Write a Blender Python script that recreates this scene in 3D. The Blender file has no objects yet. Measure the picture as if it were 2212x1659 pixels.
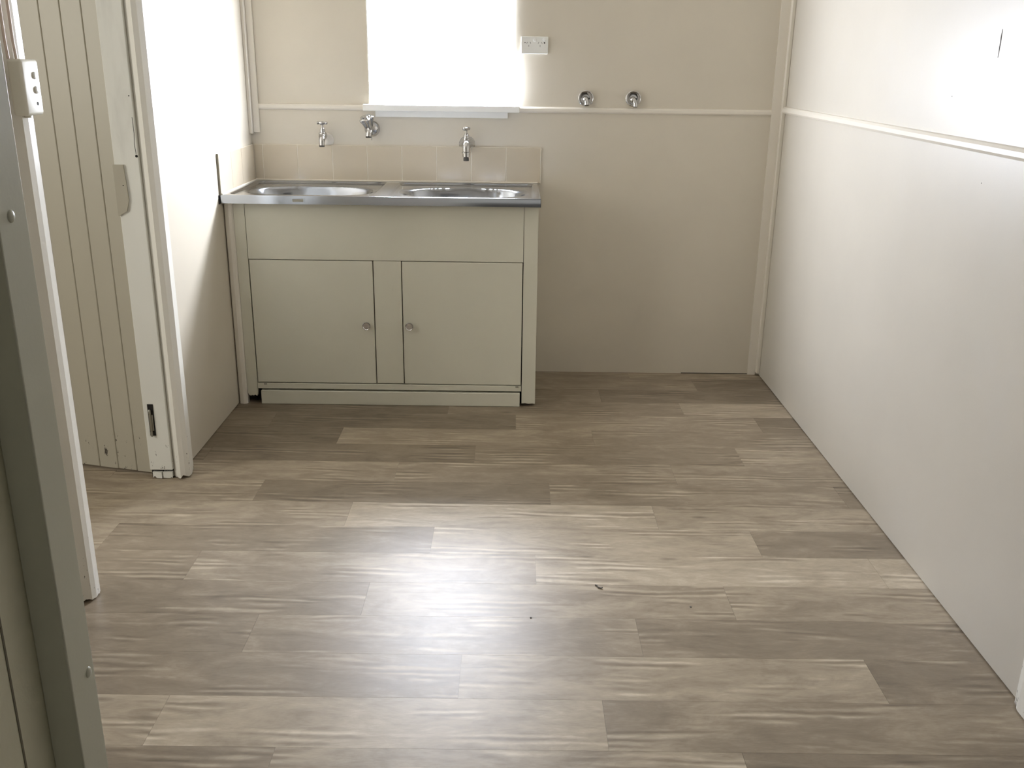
import bpy, bmesh, math, random
from mathutils import Vector, Matrix
random.seed(7)
S = bpy.context.scene
COL = S.collection

# ------------------------------------------------------------------ camera
yaw, pitch, roll = 0.0019426, 0.3226095, 0.0134101
cy, sy, cp, sp = math.cos(yaw), math.sin(yaw), math.cos(pitch), math.sin(pitch)
fw = Vector((sy*cp, cy*cp, -sp)); rt = Vector((cy, -sy, 0)); up = rt.cross(fw)
c_, s_ = math.cos(roll), math.sin(roll)
rt2 = rt*c_ + up*s_; up2 = up*c_ - rt*s_
cam = bpy.data.cameras.new('camera'); co = bpy.data.objects.new('camera', cam); COL.objects.link(co)
m = Matrix((rt2, up2, -fw)).transposed().to_4x4(); m.translation = Vector((1.14666, -4.2596, 1.35929))
co.matrix_world = m
cam.sensor_width = 36.0; cam.lens = 36.0*2048.56/2212.0; cam.clip_start = 0.02; cam.clip_end = 60
S.camera = co

# ------------------------------------------------------------------ light set-up
SKY = 112.0                      # brightness of the daylight seen in the kitchen window
world = bpy.data.worlds.new('world'); S.world = world; world.use_nodes = True
bg = world.node_tree.nodes['Background']; bg.inputs[0].default_value = (0.75, 0.85, 1.0, 1); bg.inputs[1].default_value = 1.0
S.view_settings.view_transform = 'Standard'; S.view_settings.look = 'None'
S.view_settings.gamma = 1.0; S.view_settings.use_curve_mapping = False
S.view_settings.exposure = 0.32
def area(name, loc, rot, sx, sy_, power, col):
    l = bpy.data.lights.new(name, 'AREA'); l.shape = 'RECTANGLE'; l.size = sx; l.size_y = sy_; l.energy = power; l.color = col
    o = bpy.data.objects.new(name, l); COL.objects.link(o); o.location = loc; o.rotation_euler = rot
    return o
# added fill lamps, out of view: one in the next room, one behind the camera
area('side_room_fill', (-2.3, -3.1, 1.7), (math.radians(84), 0, math.radians(-50)), 1.2, 1.2, 31, (1.0, 0.98, 0.92))
area('hall_fill', (1.2, -6.3, 1.6), (math.radians(90), 0, 0), 1.4, 1.2, 2, (1.0, 0.97, 0.88))

# ------------------------------------------------------------------ materials
def new_mat(name):
    m = bpy.data.materials.new(name); m.use_nodes = True
    nt = m.node_tree; b = nt.nodes['Principled BSDF']
    return m, nt, b
def N(nt, t, **kw):
    n = nt.nodes.new(t)
    for k, v in kw.items():
        if hasattr(n, k): setattr(n, k, v)
    return n
def mixc(nt, fac, a, b, blend='MIX'):
    n = nt.nodes.new('ShaderNodeMix'); n.data_type = 'RGBA'; n.blend_type = blend
    for sock, v in ((n.inputs[0], fac), (n.inputs[6], a), (n.inputs[7], b)):
        if hasattr(v, 'is_linked'): nt.links.new(v, sock)
        elif isinstance(v, (int, float)): sock.default_value = v
        else: sock.default_value = (*v, 1)
    return n.outputs[2]
def math_(nt, op, a, b=None, clamp=False):
    n = nt.nodes.new('ShaderNodeMath'); n.operation = op; n.use_clamp = clamp
    for i, v in enumerate((a, b)):
        if v is None: continue
        if hasattr(v, 'is_linked'): nt.links.new(v, n.inputs[i])
        else: n.inputs[i].default_value = v
    return n.outputs[0]
def ramp(nt, fac, lo, hi):
    n = nt.nodes.new('ShaderNodeMapRange'); n.clamp = True
    nt.links.new(fac, n.inputs[0]); n.inputs[1].default_value = lo; n.inputs[2].default_value = hi
    return n.outputs[0]
def noise(nt, vec, scale, detail=3, rough=.5, dist=0):
    n = nt.nodes.new('ShaderNodeTexNoise'); n.inputs['Scale'].default_value = scale
    n.inputs['Detail'].default_value = detail; n.inputs['Roughness'].default_value = rough; n.inputs['Distortion'].default_value = dist
    if vec is not None: nt.links.new(vec, n.inputs['Vector'])
    return n.outputs['Fac']
def pos(nt, scale=(1, 1, 1)):
    g = nt.nodes.new('ShaderNodeNewGeometry'); mp = nt.nodes.new('ShaderNodeMapping')
    nt.links.new(g.outputs['Position'], mp.inputs[0]); mp.inputs['Scale'].default_value = scale
    return mp.outputs[0]
def bump(nt, b, h, strength, dist=.002):
    n = nt.nodes.new('ShaderNodeBump'); n.inputs['Strength'].default_value = strength; n.inputs['Distance'].default_value = dist
    nt.links.new(h, n.inputs['Height']); nt.links.new(n.outputs[0], b.inputs['Normal'])
def paint(name, col, rough=.45, mottled=.05, bmp=.15, grime=None, chips=False, stretch=(1, 1, 1), spec=.5):
    m, nt, b = new_mat(name); b.inputs['Roughness'].default_value = rough; b.inputs['Specular IOR Level'].default_value = spec
    p = pos(nt, stretch)
    n1 = noise(nt, p, 2.2, 4, .55)
    dark = tuple(c*(1-mottled*1.6) for c in col); lite = tuple(min(1, c*(1+mottled*.6)) for c in col)
    c = mixc(nt, ramp(nt, n1, .3, .7), dark, lite)
    if grime:
        n3 = noise(nt, pos(nt, stretch), grime[1], 5, .65)
        c = mixc(nt, math_(nt, 'MULTIPLY', ramp(nt, n3, grime[2], grime[2]+.18), grime[3]), c, grime[0])
    if chips:
        g = nt.nodes.new('ShaderNodeNewGeometry'); sx = nt.nodes.new('ShaderNodeSeparateXYZ'); nt.links.new(g.outputs['Position'], sx.inputs[0])
        near = ramp(nt, sx.outputs[2], .35, .0)
        n2 = noise(nt, pos(nt, (1, 1, .35)), 62, 4, .7)
        thr = math_(nt, 'ADD', n2, math_(nt, 'MULTIPLY', near, .13))
        ch = ramp(nt, thr, .745, .765)
        c = mixc(nt, ch, c, (.055, .045, .035))
    nt.links.new(c, b.inputs['Base Color'])
    if bmp:
        h = noise(nt, pos(nt), 190, 2, .6); h2 = noise(nt, pos(nt), 9, 3, .6)
        bump(nt, b, math_(nt, 'ADD', h, math_(nt, 'MULTIPLY', h2, 3.0)), bmp, .0015)
    return m
M = {}
M['wall'] = paint('cream_wall_paint', (.67, .615, .515), .40, .03, .09, ((.60, .57, .52), 3.1, .60, .22))
M['wall_r'] = paint('right_wall_paint', (.625, .585, .51), .38, .025, .09, ((.62, .60, .57), 2.3, .57, .30))
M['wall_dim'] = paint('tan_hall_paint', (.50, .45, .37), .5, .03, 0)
M['ceiling'] = paint('ceiling_paint', (.62, .57, .48), .7, .02, 0)
M['trim'] = paint('white_trim_paint', (.86, .84, .77), .32, .04, .12, chips=True, stretch=(1, 1, .3))
M['sill'] = paint('white_sill_paint', (.92, .915, .88), .3, .02, .05)
M['trim_plain'] = paint('corner_trim_paint', (.80, .75, .66), .35, .03, .2)
M['jamb'] = paint('jamb_paint', (.82, .82, .76), .34, .07, .12, ((.42, .41, .36), 5, .58, .4), chips=True, stretch=(1, 1, .25))
M['near_jamb'] = paint('green_grey_jamb_paint', (.66, .665, .56), .36, .05, .07)
M['lining'] = paint('cream_lining_paint', (.82, .80, .64), .4, .04, .2)
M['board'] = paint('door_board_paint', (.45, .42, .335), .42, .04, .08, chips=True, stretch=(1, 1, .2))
M['cab'] = paint('cabinet_paint', (.69, .67, .56), .40, .03, .15, ((.50, .47, .38), 11, .70, .5))
M['tile'] = paint('beige_tile_glaze', (.61, .53, .405), .16, .05, 0)
M['grout'] = paint('grout', (.80, .74, .62), .8, .05, 0)
M['white_plastic'] = paint('white_plastic', (.84, .84, .80), .30, .01, 0)
M['old_plastic'] = paint('aged_plastic', (.80, .78, .68), .38, .04, .1)
M['cord'] = paint('painted_cord', (.78, .66, .58), .5, .02, 0)
M['dark'] = paint('dark_void', (.012, .010, .008), .9, 0, 0)
M['hole'] = paint('dark_hole', (.05, .05, .045), .8, 0, 0)
M['rubber'] = paint('black_rubber', (.05, .045, .035), .55, 0, 0)
M['strip'] = paint('old_edge_strip', (.22, .20, .15), .6, 0, 0)
M['dirt'] = paint('dirt_mark', (.16, .15, .14), .8, 0, 0)
def metal(name, col, rough, brushed=0):
    m, nt, b = new_mat(name); b.inputs['Metallic'].default_value = 1; b.inputs['Base Color'].default_value = (*col, 1)
    h = noise(nt, pos(nt, (3, 60, 60) if brushed else (1, 1, 1)), 6 if brushed else 12, 4, .6)
    r = nt.nodes.new('ShaderNodeMapRange'); nt.links.new(h, r.inputs[0]); r.inputs[3].default_value = rough*.75; r.inputs[4].default_value = rough*1.3
    nt.links.new(r.outputs[0], b.inputs['Roughness'])
    return m
M['steel'] = metal('stainless_steel', (.42, .44, .475), .15, 1)
M['chrome'] = metal('chrome', (.55, .545, .54), .07)
M['old_metal'] = metal('painted_over_hinge', (.36, .35, .30), .5)
M['alu'] = metal('aluminium', (.55, .55, .62), .35)
# daylight pane: an overcast sky behind the glass
mw = bpy.data.materials.new('daylight_glass'); mw.use_nodes = True; nt = mw.node_tree; nt.nodes.clear()
out = nt.nodes.new('ShaderNodeOutputMaterial'); em = nt.nodes.new('ShaderNodeEmission'); em.inputs[0].default_value = (.93, .985, 1.10, 1); em.inputs[1].default_value = SKY
nt.links.new(em.outputs[0], out.inputs[0]); M['sky'] = mw
mw2 = mw.copy(); mw2.name = 'daylight_glass_dimmed'; M['sky_dimmed'] = mw2     # upper glass set dimmer to shape the wall shadow and floor reflection
[n for n in mw2.node_tree.nodes if n.type == 'EMISSION'][0].inputs[1].default_value = SKY*.085

def vinyl(use_object=True):
    m, nt, b = new_mat('oak_print_vinyl' if use_object else 'vinyl_underlay')
    oi = nt.nodes.new('ShaderNodeObjectInfo')
    tc = nt.nodes.new('ShaderNodeTexCoord')
    rnd = oi.outputs['Random']
    off = nt.nodes.new('ShaderNodeCombineXYZ')
    nt.links.new(math_(nt, 'MULTIPLY', rnd, 37.0), off.inputs[0]); nt.links.new(math_(nt, 'MULTIPLY', rnd, 91.0), off.inputs[1])
    va = nt.nodes.new('ShaderNodeVectorMath'); va.operation = 'ADD'
    nt.links.new(tc.outputs['Object'], va.inputs[0]); nt.links.new(off.outputs[0], va.inputs[1])
    def mp(sc):
        q = nt.nodes.new('ShaderNodeMapping'); q.inputs['Scale'].default_value = sc; nt.links.new(va.outputs[0], q.inputs[0]); return q.outputs[0]
    sep = nt.nodes.new('ShaderNodeSeparateColor'); nt.links.new(oi.outputs['Color'], sep.inputs[0])
    tone = sep.outputs[0]
    big = ramp(nt, noise(nt, mp((2.0, 6.0, 1)), 1.7, 6, .66, .9), .30, .72)
    streak = ramp(nt, noise(nt, mp((6.5, 46.0, 1)), 1.7, 7, .68, .9), .25, .78)
    fine = ramp(nt, noise(nt, mp((22.0, 260.0, 1)), 2.0, 3, .6), .3, .7)
    wv = nt.nodes.new('ShaderNodeTexWave'); wv.wave_type = 'RINGS'; wv.rings_direction = 'Z'
    wv.inputs['Scale'].default_value = 2.2; wv.inputs['Distortion'].default_value = 7.0; wv.inputs['Detail'].default_value = 3; wv.inputs['Detail Scale'].default_value = 1.1
    nt.links.new(mp((1.1, 5.5, 1)), wv.inputs['Vector'])
    swirl = wv.outputs['Fac']
    patch = ramp(nt, noise(nt, mp((2.6, 11.0, 1)), 1.3, 2, .5), .52, .62)
    # value: tone + variations
    v = math_(nt, 'ADD', math_(nt, 'ADD', math_(nt, 'MULTIPLY', tone, .66), .03), math_(nt, 'MULTIPLY', big, .32))
    mid = ramp(nt, noise(nt, mp((7.0, 17.0, 1)), 1.5, 5, .66, 1.0), .30, .72)
    v = math_(nt, 'ADD', v, math_(nt, 'MULTIPLY', math_(nt, 'SUBTRACT', mid, .5), .15))
    v = math_(nt, 'ADD', v, math_(nt, 'MULTIPLY', streak, .07))
    v = math_(nt, 'ADD', v, math_(nt, 'MULTIPLY', math_(nt, 'SUBTRACT', fine, .5), .10))
    v = math_(nt, 'ADD', v, math_(nt, 'MULTIPLY', math_(nt, 'MULTIPLY', math_(nt, 'SUBTRACT', swirl, .45), patch), .42))
    cr = nt.nodes.new('ShaderNodeValToRGB'); nt.links.new(v, cr.inputs[0])
    e = cr.color_ramp; e.elements[0].position = .12; e.elements[0].color = (.150, .118, .082, 1)
    e.elements[1].position = 1.0; e.elements[1].color = (.68, .60, .475, 1)
    x = e.elements.new(.5); x.color = (.295, .238, .172, 1)
    x = e.elements.new(.78); x.color = (.47, .395, .292, 1)
    # knots
    vo = nt.nodes.new('ShaderNodeTexVoronoi'); vo.inputs['Scale'].default_value = 1.0; nt.links.new(mp((2.3, 7.0, 1)), vo.inputs['Vector'])
    kn = ramp(nt, vo.outputs['Distance'], .085, .02)
    c = mixc(nt, math_(nt, 'MULTIPLY', kn, .75), cr.outputs[0], (.13, .10, .072))
    # dark cracks along the grain
    ck = ramp(nt, noise(nt, mp((2.2, 34.0, 1)), 2.1, 3, .5), .70, .76)
    c = mixc(nt, math_(nt, 'MULTIPLY', ck, .45), c, (.17, .135, .10))
    nt.links.new(c, b.inputs['Base Color'])
    rr = nt.nodes.new('ShaderNodeMapRange'); nt.links.new(streak, rr.inputs[0]); rr.inputs[3].default_value = .37; rr.inputs[4].default_value = .43
    nt.links.new(rr.outputs[0], b.inputs['Roughness'])
    b.inputs['Specular IOR Level'].default_value = .35
    h = noise(nt, mp((260.0, 700.0, 1)), 1.0, 2, .5)
    bump(nt, b, h, .15, .0004)
    return m
M['vinyl'] = vinyl()

# ------------------------------------------------------------------ mesh helpers
WPOS = {}                                  # world position of each object's origin (nothing is rotated above a part)
def link(o, parent=None, wpos=Vector((0, 0, 0))):
    COL.objects.link(o)
    if parent is not None:
        o.parent = parent; o.location = Vector(wpos) - WPOS[parent.name]
    else: o.location = wpos
    WPOS[o.name] = Vector(wpos)
    return o
def thing(name, label, cat, loc, group=None, kind=None):
    o = bpy.data.objects.new(name, None); o.empty_display_size = .05; link(o, None, Vector(loc))
    if label: o['label'] = label
    if cat: o['category'] = cat
    if group: o['group'] = group
    if kind: o['kind'] = kind
    return o
def bm_new(): return bmesh.new()
def box(bm, x0, x1, y0, y1, z0, z1, bev=0, seg=1):
    vs = [bm.verts.new((x, y, z)) for x in (x0, x1) for y in (y0, y1) for z in (z0, z1)]
    F = [(0, 1, 3, 2), (4, 6, 7, 5), (0, 4, 5, 1), (2, 3, 7, 6), (0, 2, 6, 4), (1, 5, 7, 3)]
    fs = [bm.faces.new([vs[i] for i in f]) for f in F]
    if bev:
        es = {e for f in fs for e in f.edges}
        bmesh.ops.bevel(bm, geom=list(es), offset=bev, segments=seg, affect='EDGES', profile=.5)
    return bm
def prism(bm, pts, z0, z1, axis='z', bev=0):
    """extrude a polygon (list of 2-D points) along an axis"""
    def P(a, b, c):
        return {'z': (a, b, c), 'y': (a, c, b), 'x': (c, a, b)}[axis]
    lo = [bm.verts.new(P(a, b, z0)) for a, b in pts]; hi = [bm.verts.new(P(a, b, z1)) for a, b in pts]
    n = len(pts); fs = [bm.faces.new(lo), bm.faces.new(hi)]
    for i in range(n): fs.append(bm.faces.new((lo[i], lo[(i+1) % n], hi[(i+1) % n], hi[i])))
    if bev:
        es = [e for f in fs[2:] for e in f.edges if e.verts[0] in lo and e.verts[1] in hi or e.verts[1] in lo and e.verts[0] in hi]
        bmesh.ops.bevel(bm, geom=list(set(es)), offset=bev, segments=2, affect='EDGES', profile=.5)
    return bm
def frame_from(d):
    d = Vector(d).normalized(); a = Vector((0, 0, 1)) if abs(d.z) < .9 else Vector((1, 0, 0))
    u = d.cross(a).normalized(); v = d.cross(u).normalized(); return d, u, v
def lathe(bm, origin, direction, prof, seg=28, lobes=0, lobe_amp=0.0, phase=0):
    """prof: list of (distance along the axis, radius); caps both ends"""
    d, u, v = frame_from(direction); O = Vector(origin); rings = []
    for (t, r) in prof:
        ring = []
        for k in range(seg):
            a = 2*math.pi*k/seg; rr = r
            if lobes and r > .006: rr = r*(1 + lobe_amp*math.cos(lobes*a+phase))
            ring.append(bm.verts.new(O + d*t + (u*math.cos(a) + v*math.sin(a))*rr))
        rings.append(ring)
    for A, B in zip(rings, rings[1:]):
        for k in range(seg): bm.faces.new((A[k], A[(k+1) % seg], B[(k+1) % seg], B[k]))
    bm.faces.new(rings[0]); bm.faces.new(rings[-1])
    return bm
def tube(bm, pts, rad, seg=16):
    pts = [Vector(p) for p in pts]; rings = []
    n = len(pts); rad = rad if isinstance(rad, (list, tuple)) else [rad]*n
    prev = None
    for i, p in enumerate(pts):
        t = (pts[min(i+1, n-1)] - pts[max(i-1, 0)]).normalized()
        if prev is None: _, u, v = frame_from(t)
        else:
            u = (prev - t*prev.dot(t)).normalized(); v = t.cross(u)
        prev = u
        rings.append([bm.verts.new(p + (u*math.cos(2*math.pi*k/seg) + v*math.sin(2*math.pi*k/seg))*rad[i]) for k in range(seg)])
    for A, B in zip(rings, rings[1:]):
        for k in range(seg): bm.faces.new((A[k], A[(k+1) % seg], B[(k+1) % seg], B[k]))
    bm.faces.new(rings[0]); bm.faces.new(rings[-1])
    return bm
def obj(name, bm, mat, parent=None, origin=None, smooth=False, label=None, kind=None, mods=None):
    """bm in world coordinates; the object's origin goes to origin (default: bottom centre)"""
    bmesh.ops.recalc_face_normals(bm, faces=bm.faces[:])
    if origin is None:
        xs = [v.co for v in bm.verts]
        origin = Vector(((min(p.x for p in xs)+max(p.x for p in xs))/2, (min(p.y for p in xs)+max(p.y for p in xs))/2, min(p.z for p in xs)))
    origin = Vector(origin)
    bmesh.ops.translate(bm, verts=bm.verts[:], vec=-origin)
    me = bpy.data.meshes.new(name); bm.to_mesh(me); bm.free()
    if smooth:
        for p in me.polygons: p.use_smooth = True
    me.materials.append(M[mat])
    o = bpy.data.objects.new(name, me); link(o, parent, origin)
    if smooth:
        try:
            me.set_sharp_from_angle(angle=math.radians(38))
        except Exception: pass
    if label: o['label'] = label
    if kind: o['kind'] = kind
    return o
def tag(o, label, cat, group=None):
    o['label'] = label; o['category'] = cat
    if group: o['group'] = group
def struct(name, bm, mat, parent=None, label=None, **k):
    o = obj(name, bm, mat, parent, **k)
    if parent is None: o['kind'] = 'structure'
    if label: o['label'] = label
    return o

# ------------------------------------------------------------------ room shell
XL, XR = 0.005, 2.313
YF, YG = -3.60, -3.74        # near wall with the doorway the photograph was taken through
ZC = 2.70
DY0, DY1 = -2.000, -1.255    # doorway in the left wall
# floor slab, vinyl planks on it
b = bm_new(); box(b, -3.0, 3.2, -6.6, .12, -.12, -.0012)
floor = struct('floor', b, 'vinyl', label='wood look vinyl floor of pale oak planks'); floor.color = (.45, .45, .45, 1)
PITCH, LEN, GAP = .1685, .979, .00025
ROWS = {0: 1.982, 1: 1.539, 2: 1.869, 3: 2.150, 4: 1.470, 5: 1.999, 6: 1.728, 7: 1.285, 8: 1.615, 9: 1.896, 10: 2.205, 11: 1.744,
        12: 1.480, 13: 2.016, 14: 1.364, 15: 1.643, 16: 2.1, 17: 1.25, 18: 1.8, 19: 1.45, 20: 2.0}
# tone of the planks from left to right (0 dark, 1 light), last entry ends at the right wall; cabinet shade painted in as darker first rows
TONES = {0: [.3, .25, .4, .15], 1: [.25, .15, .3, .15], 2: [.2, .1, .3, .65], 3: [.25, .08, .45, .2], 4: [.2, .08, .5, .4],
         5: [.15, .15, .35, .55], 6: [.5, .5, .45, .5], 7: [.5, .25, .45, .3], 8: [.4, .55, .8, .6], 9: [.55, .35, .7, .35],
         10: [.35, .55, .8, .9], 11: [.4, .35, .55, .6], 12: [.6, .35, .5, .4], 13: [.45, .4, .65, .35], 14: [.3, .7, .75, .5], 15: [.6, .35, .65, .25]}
XA, XB = -.95, XR+.004
full = None
def plank_mesh(w):
    b = bm_new(); h = PITCH/2-GAP; box(b, -w/2+GAP, w/2-GAP, -h, h, -.0012, 0)
    me = bpy.data.meshes.new('plank'); b.normal_update(); bmesh.ops.recalc_face_normals(b, faces=b.faces[:]); b.to_mesh(me); b.free(); me.materials.append(M['vinyl']); return me
full = plank_mesh(LEN)
rr = random.Random(3)
for k in range(-1, 21):
    yc = -.088 - PITCH*(k+.5)
    if k == -1: yc = -.088+PITCH/2
    j = ROWS.get(k, 1.7)
    while j+LEN < XB: j += LEN
    while j - LEN > XA: j -= LEN
    edges = [XA]; x = j
    while x < XB:
        if x > XA+.01: edges.append(x)
        x += LEN
    edges.append(XB)
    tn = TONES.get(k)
    n = len(edges)-1
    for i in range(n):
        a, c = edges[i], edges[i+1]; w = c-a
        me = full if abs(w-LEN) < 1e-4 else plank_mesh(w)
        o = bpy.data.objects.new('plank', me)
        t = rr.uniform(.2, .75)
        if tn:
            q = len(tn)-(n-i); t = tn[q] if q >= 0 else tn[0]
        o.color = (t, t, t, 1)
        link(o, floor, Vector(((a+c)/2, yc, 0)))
# back wall with window opening: x .523-1.144, z 1.20-1.95
WX0, WX1, WZ0, WZ1 = .523, 1.144, 1.200, 1.95
b = bm_new()
box(b, -.1, WX0, 0, .12, 0, ZC); box(b, WX1, XR+.1, 0, .12, 0, ZC); box(b, WX0, WX1, 0, .12, 0, WZ0-.002); box(b, WX0, WX1, 0, .12, WZ1, ZC)
wall_back = struct('wall_back', b, 'wall', label='cream painted wall behind the sink')
# dado rail of the back wall, two lengths either side of the window sill
def half_round(b, x0, x1, zc, h, d, y=0):
    pts = [(y, zc-h/2), (y-d*.7, zc-h/2+.002), (y-d, zc-h*.2), (y-d, zc+h*.2), (y-d*.7, zc+h/2-.002), (y, zc+h/2)]
    prism(b, pts, x0, x1, 'x')
b = bm_new(); half_round(b, .046, .500, 1.185, .025, .011); obj('dado_rail', b, 'trim_plain', wall_back)
b = bm_new(); half_round(b, 1.171, 2.258, 1.185, .025, .011); obj('dado_rail', b, 'trim_plain', wall_back)
# left wall: far part, near part, over the doorway
b = bm_new()
box(b, -.085, XL, DY1, 0, .003, ZC); box(b, -.085, XL, YF, DY0, .0, ZC); box(b, -.085, XL, DY0, DY1, 2.06, ZC)
wall_left = struct('wall_left', b, 'wall', label='cream wall with the board door')
# right wall with rail
b = bm_new(); box(b, XR, XR+.1, YF, 0, .004, ZC)
wall_right = struct('wall_right', b, 'wall_r', label='long bright cream wall')
b = bm_new(); box(b, XR+.004, XR+.1, YF, 0, 0, .004); obj('shadow_gap', b, 'dark', wall_right)
pr = []
b = bm_new()
for (yy, zc) in ((-.002, 1.1985), (YF, 1.173)):
    pr.append([bm_v for bm_v in [b.verts.new((XR-dx, yy, zc+dz)) for dx, dz in ((0, -.015), (.010, -.013), (.015, -.006), (.015, .006), (.010, .013), (0, .015))]])
for i in range(6): b.faces.new((pr[0][i], pr[0][(i+1) % 6], pr[1][(i+1) % 6], pr[1][i]))
b.faces.new(pr[0]); b.faces.new(pr[1])
obj('dado_rail', b, 'trim_plain', wall_right)
# scuff on the right wall, a few small nail marks
def flake(y, z, pts, x=XR, d=.0008):
    b = bm_new(); prism(b, [(y+p[0], z+p[1]) for p in pts], x-d, x, 'x'); return b
obj('scuff_mark', flake(-1.838, 1.43, [(0, -.035), (.0022, -.01), (.001, .0), (.0028, .01), (.0, .030), (-.0014, .012), (-.0022, 0), (-.001, -.02)]), 'dirt', wall_right)
for (y, z) in ((-1.62, 1.30), (-1.86, 1.10)):
    obj('nail_mark', flake(y, z, [(0, -.0015), (.0015, 0), (0, .0015), (-.0015, 0)]), 'dirt', wall_right)
# near wall: doorway x .79-1.96
DX0, DX1 = .7865, 1.96
b = bm_new()
box(b, -.085, DX0-.02, YG, YF, 0, ZC); box(b, DX1+.02, XR+.1, YG, YF, 0, ZC); box(b, DX0-.02, DX1+.02, YG, YF, 2.08, ZC)
struct('wall_front', b, 'wall_dim', label='cream wall around the doorway in the foreground')
b = bm_new(); box(b, -3.0, 3.2, -6.6, .12, ZC, ZC+.1); struct('ceiling', b, 'ceiling', label='pale ceiling')
# rooms next door
b = bm_new(); box(b, -3.1, -3.0, -6.6, .12, 0, ZC); struct('wall_side_room', b, 'wall_dim', label='wall of the next room')
b = bm_new(); box(b, -3.0, -.1, 0, .12, 0, ZC); struct('wall_side_room_far', b, 'wall_dim', label='far wall of the next room')
b = bm_new(); box(b, -3.0, 3.2, -6.7, -6.6, 0, ZC); struct('wall_hall_rear', b, 'wall_dim', label='wall behind the camera')
b = bm_new(); box(b, 3.1, 3.2, -6.6, YG, 0, ZC); box(b, XR+.1, 3.2, YG, YG+.1, 0, ZC); struct('wall_hall_right', b, 'wall_dim', label='right wall of the hall')
b = bm_new(); box(b, -3.0, -.085, YG, YG+.1, 0, ZC); struct('wall_hall_left', b, 'wall_dim', label='wall between hall and next room')

# ------------------------------------------------------------------ window
win = thing('window_1', 'bright window above the sink', None, (.8335, 0, WZ0), kind='structure')
b = bm_new(); box(b, .500, 1.171, -.034, .1, 1.173, 1.200, .002); obj('window_sill', b, 'sill', win)
b = bm_new(); box(b, .550, 1.121, -.012, 0, 1.148, 1.173, .001); obj('apron', b, 'sill', win)
b = bm_new(); box(b, WX0, WX0+.005, -.0115, .1, WZ0, WZ1); obj('window_frame', b, 'trim', win)  # lip brought forward to hold back the pane's side glow
b = bm_new(); box(b, WX1-.004, WX1, 0, .1, WZ0, WZ1); obj('window_frame', b, 'trim', win)
b = bm_new(); box(b, WX0, WX1, -.006, .1, WZ1-.012, WZ1); obj('window_frame', b, 'trim', win)
b = bm_new(); box(b, WX0+.005, WX1-.004, -.010, .030, WZ0+.001, 1.405)  # both panes set proud so their glowing sides throw a halo on the wall
obj('pane', b, 'sky', win, label='lower overexposed white pane')
b = bm_new(); box(b, WX0+.005, WX1-.004, -.010, .030, 1.4052, WZ1-.012)
obj('pane', b, 'sky_dimmed', win, label='upper overexposed white pane')

# corner trims of the back wall
t1 = thing('trim_1', 'cover strip in the left corner above the tiles', None, (.02, 0, 1.071), kind='structure')
b = bm_new(); box(b, XL, .019, -.034, 0, 1.071, ZC, .002); obj('strip', b, 'trim_plain', t1)
b = bm_new(); box(b, .019, .046, -.010, 0, 1.076, ZC, .0015); obj('strip', b, 'trim_plain', t1)
t2 = thing('trim_2', 'cover strip in the right corner from floor up', None, (2.29, 0, 0), kind='structure')
b = bm_new(); box(b, 2.297, XR, -.030, 0, .012, ZC, .002); obj('strip', b, 'trim_plain', t2)
b = bm_new(); prism(b, [(2.262, 0), (2.297, 0), (2.297, ZC), (2.255, ZC)], -.008, 0, 'y'); obj('strip', b, 'trim_plain', t2)

# ------------------------------------------------------------------ left doorway: jamb, casings, board door
t3 = thing('trim_3', 'worn white casing and jamb at the far side of the left doorway', None, (0, -1.22, 0), kind='structure')
def jagged_prism(pts, z1, amp, seed, z0=0.0):
    r = random.Random(seed); b = bm_new()
    n = []
    for i, p in enumerate(pts):
        q = pts[(i+1) % len(pts)]; L = math.hypot(q[0]-p[0], q[1]-p[1]); s = max(1, int(L/.006))
        for k in range(s): n.append((p[0]+(q[0]-p[0])*k/s, p[1]+(q[1]-p[1])*k/s))
    lo = [b.verts.new((x, y, z0+r.random()**2*amp)) for x, y in n]; mi = [b.verts.new((x, y, z0+amp+.002)) for x, y in n]; hi = [b.verts.new((x, y, z1)) for x, y in n]
    m_ = len(n)
    for A, B in ((lo, mi), (mi, hi)):
        for i in range(m_): b.faces.new((A[i], A[(i+1) % m_], B[(i+1) % m_], B[i]))
    b.faces.new(hi); b.faces.new(lo)
    return b
obj('casing', jagged_prism([(-.006, -1.256), (.020, -1.276), (.034, -1.268), (.045, -1.250), (.040, -1.20), (.020, -1.156), (XL, -1.153), (XL, -1.256)], 2.14, .014, 4, .003), 'trim', t3)
b = bm_new(); box(b, -.085, -.0082, -1.270, -1.2551, .0325, 2.06, .0015); obj('jamb', b, 'jamb', t3)
b = bm_new(); box(b, -.084, -.009, -1.2575, -1.2552, .0005, .036); obj('rot_gap', b, 'dark', t3)
obj('jamb_foot', jagged_prism([(-.078, -1.268), (-.046, -1.272), (-.046, -1.256), (-.078, -1.256)], .024, .008, 8, .002), 'jamb', t3)
obj('jamb_foot', jagged_prism([(-.042, -1.270), (-.011, -1.268), (-.011, -1.256), (-.042, -1.256)], .025, .007, 9, .002), 'jamb', t3)
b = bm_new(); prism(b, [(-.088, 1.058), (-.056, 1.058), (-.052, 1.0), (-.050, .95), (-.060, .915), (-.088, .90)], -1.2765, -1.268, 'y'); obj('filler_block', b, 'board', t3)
b = bm_new(); box(b, -.0105, -.0085, -1.2600, -1.2555, .03, .62); obj('crack', b, 'dark', t3)
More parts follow.
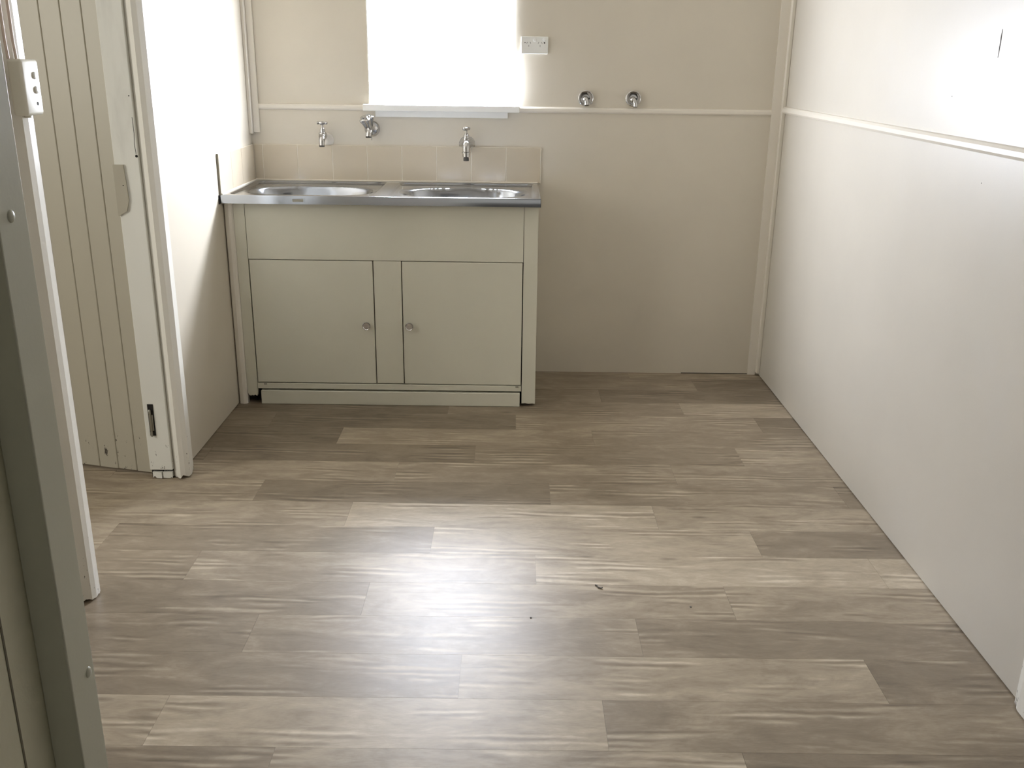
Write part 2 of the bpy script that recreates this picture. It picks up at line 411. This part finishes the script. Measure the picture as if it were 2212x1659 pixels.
# knocked-in nail hole and cable crack on the jamb
b = bm_new(); lathe(b, (-.013+.0, -1.2712, 1.084), (0, 1, 0), [(0, .0001), (.0004, .0042), (.001, .0042)], 12); obj('nail_hole', b, 'dark', t3)
b = bm_new(); tube(b, [(-.0135, -1.2705, 1.09), (-.016, -1.2705, 1.12), (-.013, -1.2705, 1.15), (-.014, -1.2705, 1.20)], .0006, 6); obj('crack', b, 'hole', t3)
for (x, z) in ((-.0165, 1.262), (-.062, .995+.0)):
    b = bm_new(); lathe(b, (x, -1.2712 if z > 1.1 else -1.2775, z), (0, 1, 0), [(0, .0001), (.0003, .0018), (.001, .0018)], 10); obj('nail_hole', b, 'dark', t3)

# door: vertical V-jointed boards, opened into the next room
H = Vector((-.0745, -1.248, 0)); ang = math.radians(166.5)
D = Vector((math.cos(ang), math.sin(ang), 0)); Nn = Vector((math.sin(ang), -math.cos(ang), 0))   # along leaf, out of the leaf away from the camera side
if Nn.y < 0: Nn = -Nn
door = thing('door_1', 'cream board door standing open into the next room', None, H, kind='structure')
BW = .0735
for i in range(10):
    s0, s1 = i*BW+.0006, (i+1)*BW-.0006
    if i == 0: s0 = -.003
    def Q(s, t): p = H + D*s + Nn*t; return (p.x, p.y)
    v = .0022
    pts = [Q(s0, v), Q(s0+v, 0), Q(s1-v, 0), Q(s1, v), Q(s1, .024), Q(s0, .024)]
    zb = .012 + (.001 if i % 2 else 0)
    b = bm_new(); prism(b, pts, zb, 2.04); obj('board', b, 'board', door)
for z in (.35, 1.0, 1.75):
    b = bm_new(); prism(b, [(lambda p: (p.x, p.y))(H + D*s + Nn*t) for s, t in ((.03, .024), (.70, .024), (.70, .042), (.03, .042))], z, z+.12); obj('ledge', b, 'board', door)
# hinge between board door and jamb
hg = bm_new(); box(hg, -.0695, -.0505, -1.2722, -1.2702, .160, .272); obj('hinge_recess', hg, 'dark', door)
hg = bm_new(); box(hg, -.0655, -.0535, -1.2752, -1.2724, .178, .236, .001); obj('hinge', hg, 'old_metal', door)
hg = bm_new(); lathe(hg, (-.062, -1.2765, .158), (0, 0, 1), [(0, .002), (.002, .0042), (.018, .0042), (.019, .0030), (.021, .0042), (.078, .0042), (.079, .003), (.081, .0042), (.094, .0042), (.097, .002)], 14)
obj('hinge_pin', hg, 'old_metal', door, smooth=True)
# near casing of the left doorway
t4 = thing('trim_4', 'white casing at the near side of the left doorway, switch on it', None, (.02, -2.03, 0), kind='structure')
obj('casing', jagged_prism([(XL, -2.086), (.024, -2.066), (.046, -2.058), (.050, -2.040), (.050, -2.016), (.040, -2.000), (.018, -1.994), (XL, -1.994)], 2.14, .008, 21, .003), 'trim', t4)
b = bm_new(); box(b, -.085, XL-.0005, -2.000, -1.985, .0, 2.06, .001); obj('jamb', b, 'jamb', t4)
b = bm_new(); box(b, -.10, .06, -2.08, -1.17, 2.06, 2.15, .002)
obj('head_casing', b, 'trim', t4)

# ------------------------------------------------------------------ foreground door lining (left side of the doorway we look through)
t5 = thing('trim_5', 'green grey doorway lining in the left foreground', None, (.80, -3.67, 0), kind='structure')
b = bm_new(); box(b, .7665, .7865, YG, YF, 0, 2.08, .0008); obj('lining', b, 'lining', t5)
b = bm_new(); box(b, .7865, .8100, -3.638, -3.5995, 0, 2.07, .0012, 2); obj('door_stop', b, 'near_jamb', t5)
b = bm_new(); box(b, .7845, .7871, -3.677, -3.675, 0, 2.07); obj('groove', b, 'strip', t5)
for z, y in ((1.26, -3.621), (.893, -3.610)):
    b = bm_new(); lathe(b, (.8098, y, z), (1, 0, 0), [(0, .0045), (.0008, .0042), (.0016, .003), (.002, .0005)], 16); obj('screw_blob', b, 'near_jamb', t5, smooth=True)
b = bm_new(); box(b, 1.96, 1.98, YG, YF, 0, 2.08, .0008); obj('lining', b, 'near_jamb', t5)
b = bm_new(); box(b, .7865, 1.96, YG, YF, 2.06, 2.08, .0008); obj('lining', b, 'near_jamb', t5)

# casing at the lower right, on the right wall
t6 = thing('trim_6', 'white casing foot on the right wall at the lower right edge', None, (XR, -2.5, 0), kind='structure')
b = bm_new(); prism(b, [(XR, -2.432), (XR-.010, -2.440), (XR-.020, -2.470), (XR-.020, -2.53), (XR, -2.53)], .004, 2.1); obj('casing', b, 'trim', t6)
b = bm_new(); box(b, XR-.020, XR-.001, -2.60, -2.534, 0.0, .022, .002); obj('threshold_end', b, 'alu', t6)

# ------------------------------------------------------------------ sink cabinet
FY = -.490
cab = thing('sink_cabinet', 'cream painted two door cabinet under the double sink', 'cabinet', (.63, -.26, 0))
b = bm_new(); box(b, .047, .065, -.470, -.012, .04, .838); obj('side_panel', b, 'cab', cab)
b = bm_new(); box(b, 1.233, 1.250, -.470, -.012, .012, .838); obj('side_panel', b, 'cab', cab)
b = bm_new(); box(b, .065, 1.233, -.452, -.446, .0, .838); obj('dark_interior', b, 'dark', cab)
b = bm_new(); prism(b, [(.0085, FY-.003), (.013, FY-.008), (.026, FY-.011), (.037, FY-.009), (.0425, FY-.002), (.0425, FY+.02), (.0085, FY+.02)], 0, .838); obj('scribe_bead', b, 'trim_plain', cab)
# left stile with its foot rotted away
b = bm_new(); st = [(.0435, .838), (.0435, .046), (.048, .037), (.055, .033), (.062, .036), (.068, .034), (.074, .038), (.079, .034), (.083, .033), (.0865, .05), (.0865, .838)]
prism(b, st, FY, -.470, 'y'); obj('left_stile', b, 'cab', cab)
b = bm_new(); prism(b, [(1.194, .838), (1.195, .013), (1.21, .015), (1.225, .012), (1.24, .014), (1.2515, .012), (1.2500, .838)], FY, -.470, 'y'); obj('right_stile', b, 'cab', cab)
b = bm_new(); box(b, .0885, 1.1925, FY, -.470, .6145, .838, .0008); obj('top_panel', b, 'cab', cab)
b = bm_new(); box(b, .5895, .7005, FY+.001, -.470, .0955, .6125, .0008); obj('centre_stile', b, 'cab', cab)
b = bm_new(); box(b, .0885, 1.192, FY-.003, -.470, .067, .0905, .001); obj('bottom_rail', b, 'cab', cab)
b = bm_new(); box(b, .101, 1.187, FY-.009, -.470, .0005, .0595, .0025, 2); obj('kickboard', b, 'cab', cab)
def door_leaf(x0, x1, kx):
    b = bm_new(); box(b, x0, x1, FY, FY+.018, .0945, .6115, .0012); d = obj('door', b, 'cab', cab)
    b = bm_new(); lathe(b, (kx, FY, .347), (0, -1, 0), [(0, .009), (.006, .008), (.011, .0085), (.014, .0155), (.020, .0172), (.0235, .0165), (.0240, .0150), (.0220, .0130), (.0215, .0005)], 32)
    obj('knob', b, 'chrome', d, smooth=True, label='round chrome knob')
door_leaf(.0905, .5855, .556); door_leaf(.7045, 1.1905, .731)
b = bm_new(); lathe(b, (.115, FY-.0045, .088), (1, 0, 0), [(0, .001), (.001, .003), (.012, .003), (.013, .001)], 10); obj('hinge', b, 'old_metal', cab)
b = bm_new(); lathe(b, (1.168, FY-.0045, .088), (1, 0, 0), [(0, .001), (.001, .003), (.012, .003), (.013, .001)], 10); obj('hinge', b, 'old_metal', cab)

# ------------------------------------------------------------------ sink top: double bowl pressed from one sheet
sink = thing('double_sink', 'stainless steel double bowl sink top on the cream cabinet', 'sink', (.63, -.27, .84))
SX0, SX1, SY0, SY1, SZ = .0085, 1.2560, -.529, -.009, .8735
def sstep(x): x = max(0, min(1, x)); return x*x*(3-2*x)
def sd_rr(x, y, cx, cy_, hx, hy, r):
    qx, qy = abs(x-cx)-hx+r, abs(y-cy_)-hy+r
    return math.hypot(max(qx, 0), max(qy, 0)) + min(max(qx, qy), 0) - r
def height(x, y):
    z = SZ
    for (cx, hx) in ((.3135, .283), (.9440, .292)):
        d = sd_rr(x, y, cx, -.268, hx, .236, .030)
        z -= .0085*sstep((-d)/.012)                         # pressed-down deck inside the rim
        # bowl: wide rounded opening
        e = ((abs(x-cx)/.255)**2.7 + (abs(y+.285)/.158)**2.4)
        rr_ = e**(1/2.5)
        d2 = (1-rr_)*.158
        if d2 > -.012:
            z -= .004*sstep((d2+.012)/.012)
        z -= .165*sstep(d2/.034) if d2 > 0 else 0
        if d2 > .034: z -= .006*min(1, (d2-.034)/.12)
    return z
def axis(a, b_, n): return [a+(b_-a)*i/n for i in range(n+1)]
gx, gy = axis(SX0, SX1, 300), axis(SY0, SY1, 130)
b = bm_new(); grid = [[b.verts.new((x, y, height(x, y))) for x in gx] for y in gy]
for j in range(len(gy)-1):
    for i in range(len(gx)-1): b.faces.new((grid[j][i], grid[j][i+1], grid[j+1][i+1], grid[j+1][i]))
# folded front and side lips, rounded arris
def lip(row, outs):
    prev = row
    for (dx, dy, dz) in outs:
        cur = [b.verts.new((v.co.x+dx, v.co.y+dy, SZ+dz)) for v in row]
        for i in range(len(row)-1): b.faces.new((prev[i], prev[i+1], cur[i+1], cur[i]))
        prev = cur
lip(grid[0], [(0, -.0012, -.0006), (0, -.002, -.003), (0, -.002, -.033), (0, .004, -.033)])
lip([r[-1] for r in grid], [(.001, 0, -.0006), (.0015, 0, -.003), (.0015, 0, -.033), (-.004, 0, -.033)])
lip([r[0] for r in grid], [(-.0005, 0, -.0006), (-.001, 0, -.003), (-.001, 0, -.033), (.004, 0, -.033)])
so = obj('sink_top', b, 'steel', sink, origin=(.63, -.27, .84), smooth=True)
for cx in (.3135, .944):
    b = bm_new(); lathe(b, (cx, -.285, .6905), (0, 0, 1), [(0, .02), (.0006, .040), (.003, .042), (.004, .036), (.002, .028), (.0015, .001)], 28); obj('drain', b, 'chrome', sink, smooth=True)
b = bm_new(); box(b, .283, .337, SY0-.0032, SY0-.0019, .848, .864, .0003); bd = obj('maker_badge', b, 'steel', sink, label='small worn stamped badge on the front lip')
b = bm_new(); box(b, .289, .3315, SY0-.0036, SY0-.0031, .8505, .8605); obj('badge_field', b, 'old_metal', bd)
b = bm_new(); box(b, -.0, .0062, -.545, -.525, .838, .872); obj('end_seal', b, 'dark', sink)

# ------------------------------------------------------------------ tiled upstand
spl = thing('tiled_upstand', 'long single row of beige tiles behind the sink on the back wall', 'tiles', (.6, 0, .874))
TZ0, TZ1 = .8755, 1.0245
b = bm_new(); box(b, .0125, 1.2668, -.0072, -.0003, .8742, 1.0262); obj('grout', b, 'grout', spl)
spl2 = thing('tiled_upstand', 'short return of three bright beige tiles on the left wall beside the sink', 'tiles', (.009, -.27, .874))
b = bm_new(); box(b, XL+.0003, XL+.0068, -.5280, -.0092, .8742, 1.0262); obj('grout', b, 'grout', spl2)
b = bm_new(); box(b, XL+.0004, XL+.0085, -.5310, -.5281, .870, 1.028, .0005); obj('edge_strip', b, 'strip', spl2)
b = bm_new(); box(b, 1.2669, 1.2700, -.0085, -.0004, .872, 1.0262, .0005); obj('edge_strip', b, 'grout', spl)
def tile_mesh(w, h=TZ1-TZ0):
    b = bm_new(); box(b, -w/2, w/2, -.0085, -.0055, 0, h, .0012, 2); bmesh.ops.recalc_face_normals(b, faces=b.faces[:])
    me = bpy.data.meshes.new('tile'); b.to_mesh(me); b.free(); me.materials.append(M['tile']); return me
tm = tile_mesh(.1490)
for k in range(8):
    o = bpy.data.objects.new('tile', tm); link(o, spl, Vector((.0514+.152*(k+.5), 0, TZ0)))
o = bpy.data.objects.new('tile', tile_mesh(.0355)); link(o, spl, Vector((.0322, 0, TZ0)))
for (y0, y1) in ((-.528, -.3615), (-.3593, -.2085), (-.2063, -.0095)):
    o = bpy.data.objects.new('tile', tile_mesh(y1-y0)); link(o, spl2, Vector((XL, (y0+y1)/2, TZ0))); o.rotation_euler = (0, 0, math.radians(90))

b = bm_new(); tube(b, [(.0150, -.0095, .8755), (.40, -.0098, .8750), (.80, -.0094, .8756), (1.2560, -.0096, .8752)], .0033, 8); obj('sealant', b, 'grout', spl, smooth=True)
b = bm_new(); tube(b, [(.0148, -.0120, .8755), (.0148, -.525, .8755)], .0030, 8); obj('sealant', b, 'grout', spl2, smooth=True)
b = bm_new(); box(b, 1.95, 2.262, -.0012, 0, 0, .003); obj('shadow_gap', b, 'dark', wall_back)

# ------------------------------------------------------------------ taps
def bib_tap(name, label, x, z, handle_ang, hose, sc=1.0, dome=.030, pdx=0.0, pdz=0.0):
    t = thing(name, label, 'tap', (x, 0, z), 'wall taps over the sink')
    def V(a, b_, c): return (x+a*sc, b_*sc, z+c*sc)
    b = bm_new(); lathe(b, V(pdx, 0, pdz), (0, -1, 0), ([(0, dome), (.003, dome), (.005, dome*.93), (.014, dome*.80), (.022, dome*.62), (.026, dome*.40), (.027, .012)] if hose else [(0, dome), (.002, dome), (.003, dome*.96), (.006, dome*.72), (.008, dome*.45), (.009, .010)]), 40)
    # the lower edge of the cover plate is cut straight by the tile top
    geom = b.verts[:]+b.edges[:]+b.faces[:]
    cut = bmesh.ops.bisect_plane(b, geom=geom, plane_co=(0, 0, 1.0275), plane_no=(0, 0, -1), clear_outer=True)
    obj('cover_plate', b, 'chrome' if hose else 'trim_plain', t, smooth=True)
    b = bm_new(); lathe(b, V(0, 0, 0), (0, -1, 0), [(0, .011*sc), (.030*sc, .0115*sc), (.040*sc, .0155*sc), (.055*sc, .0170*sc), (.068*sc, .015*sc), (.076*sc, .007*sc)], 24)
    if hose: lathe(b, V(0, -.030, -.002), (0, -1, -.15), [(0, .012), (.006, .0195), (.014, .0235), (.024, .0245), (.034, .0225), (.042, .017), (.047, .009), (.049, .001)], 28)
    tube(b, [V(0, -.052, 0), V(0, -.066, -.004), V(0, -.078, -.013), V(0, -.083, -.024), V(0, -.084, -.036)], [.014*sc, .0145*sc, .0130*sc, .0118*sc, .0115*sc] if not hose else [.017, .0175, .0165, .0155, .0150], 20)
    obj('spout', b, 'chrome', t, smooth=True)
    b = bm_new(); lathe(b, V(0, -.056, -.004), (0, 0, 1), [(0, .0150*sc), (.012*sc, .0165*sc), (.019*sc, .0165*sc), (.021*sc, .0120*sc), (.034*sc, .0112*sc), (.036*sc, .0085*sc), (.040*sc, .0075*sc), (.041*sc, .0042*sc), (.058*sc, .0042*sc)], 6 if False else 24)
    obj('bonnet', b, 'chrome', t, smooth=True)
    hd = Vector((math.cos(handle_ang), math.sin(handle_ang), 0)); c = Vector(V(0, -.056, .055))
    b = bm_new(); lathe(b, c-hd*.023*sc, hd, [(0, .002), (.002*sc, .0062*sc), (.006*sc, .0066*sc), (.010*sc, .0052*sc), (.016*sc, .0076*sc), (.023*sc, .0086*sc), (.030*sc, .0076*sc), (.036*sc, .0052*sc), (.040*sc, .0066*sc), (.044*sc, .0062*sc), (.046*sc, .002)], 20)
    obj('handle', b, 'chrome', t, smooth=True)
    if hose:
        b = bm_new(); lathe(b, V(0, -.084, -.036), (0, 0, -1), [(0, .0185), (.003, .0190), (.004, .0155), (.019, .0160), (.022, .0125)], 24)
        obj('hose_connector', b, 'chrome', t, smooth=True)
        b = bm_new(); lathe(b, V(0, -.084, -.0568), (0, 0, -1), [(0, .0105), (.004, .0118), (.014, .0122), (.015, .010)], 20); obj('nozzle', b, 'rubber', t, smooth=True, label='black nozzle end')
    else:
        b = bm_new(); lathe(b, V(0, -.084, -.036), (0, 0, -1), [(0, .0117*sc), (.005*sc, .0117*sc), (.006*sc, .009*sc)], 20); obj('outlet', b, 'rubber', t, smooth=True, label='dark open end of the spout')
    return t
bib_tap('tap', 'small chrome tee handle tap over the left bowl, leftmost of the three taps', .327, 1.066, math.radians(4), False, 1.0, .0310, .006, -.020)
bib_tap('tap', 'chrome tap with black hose connector over the right bowl', .945, 1.048, math.radians(62), True, 1.05, .0350, 0.0, -.010)
# middle tap: domed flange, angled fluted handle
t = thing('tap', 'chrome tap with angled fluted handle just under the window sill', 'tap', (.530, 0, 1.095), 'wall taps over the sink')
MU = .009
b = bm_new(); lathe(b, (.533, 0, 1.088+MU), (0, -1, 0), [(0, .0335), (.004, .0335), (.010, .031), (.018, .025), (.024, .017), (.027, .012)], 36); obj('cover_plate', b, 'chrome', t, smooth=True)
b = bm_new(); lathe(b, (.533, -.018, 1.088+MU), (-.12, -1, -.02), [(0, .012), (.018, .0125), (.034, .0125), (.044, .009), (.047, .003)], 24)
tube(b, [(.529, -.045, 1.086+MU), (.527, -.056, 1.078+MU), (.5255, -.062, 1.066+MU), (.525, -.064, 1.058+MU)], [.0135, .0140, .0130, .0125], 18)
obj('spout', b, 'chrome', t, smooth=True)
b = bm_new(); lathe(b, (.525, -.064, 1.058+MU), (0, 0, -1), [(0, .0127), (.003, .0127), (.004, .010)], 18); obj('outlet', b, 'rubber', t, smooth=True)
b = bm_new(); tube(b, [(.5360, -.055, 1.060+MU), (.5370, -.056, 1.050+MU), (.5370, -.056, 1.044+MU)], [.0026, .0026, .0018], 10); obj('drip_stem', b, 'chrome', t, smooth=True)
b = bm_new(); lathe(b, (.528, -.045, 1.092+MU), (-.22, -.38, .9), [(0, .010), (.006, .0155), (.010, .0180), (.030, .0225), (.044, .0280), (.049, .0285), (.052, .0245), (.0525, .016), (.057, .0155), (.0585, .013), (.059, .0005)], 60, 5, .17, .7)
obj('handle', b, 'chrome', t, smooth=True, label='fluted chrome crown handle')
# two chrome wall outlets without handles
def wall_outlet(x, z, label, dxs, dzs):
    t = thing('wall_outlet', label, 'outlet', (x, 0, z), 'capped chrome pipe outlets on the back wall')
    b = bm_new(); lathe(b, (x, 0, z), (-.10, -1, 0), [(0, .0315), (.002, .033), (.014, .033), (.017, .0325), (.0182, .0305), (.0172, .0280), (.0172, .0150), (.0172, .0005)], 44); obj('cover_plate', b, 'chrome', t, smooth=True)
    b = bm_new(); lathe(b, (x-.004, -.016, z-.004), (-.1, -1, -.1), [(0, .014), (.005, .0138), (.013, .0115), (.019, .0075), (.0215, .0005)], 28)
    tube(b, [(x-.001+dxs*.3, -.026, z-.006), (x+dxs*.6, -.030, z-.014), (x+dxs, -.032, z-.020), (x+dxs, -.032, z-.030+dzs)], [.0090, .0098, .0098, .0098], 20)
    obj('elbow', b, 'chrome', t, smooth=True)
    b = bm_new(); lathe(b, (x+dxs, -.032, z-.030+dzs), (0, 0, -1), [(0, .0099), (.0022, .0099), (.003, .0085)], 20); obj('open_end', b, 'rubber', t, smooth=True)
    b = bm_new(); lathe(b, (x+.011, -.0178, z-.001), (-.1, -1, 0), [(0, .0044), (.0015, .0042), (.0018, .001)], 14); obj('screw_hole', b, 'hole', t)
wall_outlet(1.457, 1.236, 'round chrome capped outlet on the back wall, the one nearer the window', .001, .004)
wall_outlet(1.660, 1.237, 'round chrome capped outlet on the back wall, the one nearer the right corner', .006, -.002)

# ------------------------------------------------------------------ power point on the back wall
pp = thing('power_point', 'white double power point on the wall right of the window', 'socket', (1.231, 0, 1.413))
b = bm_new(); box(b, 1.1735, 1.2885, -.0115, 0, 1.4125, 1.4825, .0025, 2); obj('plate', b, 'white_plastic', pp)
for sx in (1.2475, 1.2755):
    b = bm_new(); lathe(b, (sx-.016 if sx < 1.26 else sx-.003, -.0115, 1.470 if sx > 1.26 else 1.4680), (0, -1, 0), [(0, .0075), (.003, .0070), (.0036, .0055), (.0036, .0003)], 24); obj('switch', b, 'white_plastic', pp, smooth=True)
def slot(cx, cz, a):
    b = bm_new(); u = Vector((math.sin(a), 0, math.cos(a))); v = Vector((math.cos(a), 0, -math.sin(a)))
    c = Vector((cx, -.0118, cz)); pts = [c+u*.0036+v*.0008, c+u*.0036-v*.0008, c-u*.0036-v*.0008, c-u*.0036+v*.0008]
    prism(b, [(p.x, p.z) for p in pts], -.0119, -.0113, 'y'); obj('slot', b, 'hole', pp)
for cx in (1.2065, 1.2545):
    slot(cx-.0070, 1.4570, math.radians(28)); slot(cx+.0070, 1.4570, math.radians(-28)); slot(cx, 1.4445, 0)
for cx, r_ in ((1.1905, .0022), (1.2725, .0033)):
    b = bm_new(); lathe(b, (cx, -.0113, 1.4572), (0, -1, 0), [(0, r_), (.0006, r_), (.0007, .0002)], 16); obj('screw_hole', b, 'hole', pp)

# ------------------------------------------------------------------ switch box on the near casing and the two cords above it
sw = thing('light_switch', 'cream two button switch box high on the near white casing', 'switch', (.06, -2.063, 1.245))
b = bm_new(); box(b, .047, .080, -2.098, -2.020, 1.243, 1.362, .007, 3); obj('housing', b, 'old_plastic', sw, smooth=True)
for z in (1.328, 1.297):
    b = bm_new(); lathe(b, (.0795, -2.047, z), (1, 0, 0), [(0, .0085), (.003, .0080), (.0042, .0060), (.0045, .0005)], 22); obj('button', b, 'white_plastic', sw, smooth=True)
b = bm_new(); lathe(b, (.0798, -2.047, 1.268), (1, 0, 0), [(0, .0040), (.0007, .0040), (.0008, .0003)], 16); obj('screw_hole', b, 'hole', sw)
b = bm_new(); lathe(b, (.054, -2.047, 1.2425), (0, 0, -1), [(0, .008), (.004, .008), (.006, .006)], 16); obj('cord_grip', b, 'old_plastic', sw, smooth=True)
for (x, y, side) in ((.0235, -2.0770, 'left'), (.0385, -2.0720, 'right')):
    b = bm_new(); tube(b, [(x+.022, y-.004, 1.3622), (x+.020, y-.004, 1.40), (x+.020, y-.004, 1.9), (x+.020, y-.004, 2.055)], .0032, 10)
    o = obj('cord', b, 'cord', smooth=True); tag(o, 'thin painted vertical cord running up from the switch box, the %s one' % side, 'cord', 'cords above the switch box')

# ------------------------------------------------------------------ specks of debris on the floor
b = bm_new(); tube(b, [(1.389, -1.945, .0022), (1.394, -1.950, .003), (1.396, -1.958, .0022), (1.404, -1.962, .0022), (1.408, -1.961, .004)], .0019, 6)
o = obj('debris', b, 'dirt'); tag(o, 'small dark curled crumb on the floor in the middle right', 'debris')
for (x, y, r_, lab) in ((1.208, -2.112, .003, 'tiny dark crumb on the floor right of the light reflection'), (1.635, -2.05, .0032, 'round dark speck on a plank right of the curled crumb')):
    b = bm_new(); lathe(b, (x, y, 0.0002), (0, 0, 1), [(0, r_*.8), (.001, r_), (.002, r_*.6), (.0024, .0004)], 9); o = obj('debris', b, 'dirt'); tag(o, lab, 'debris')
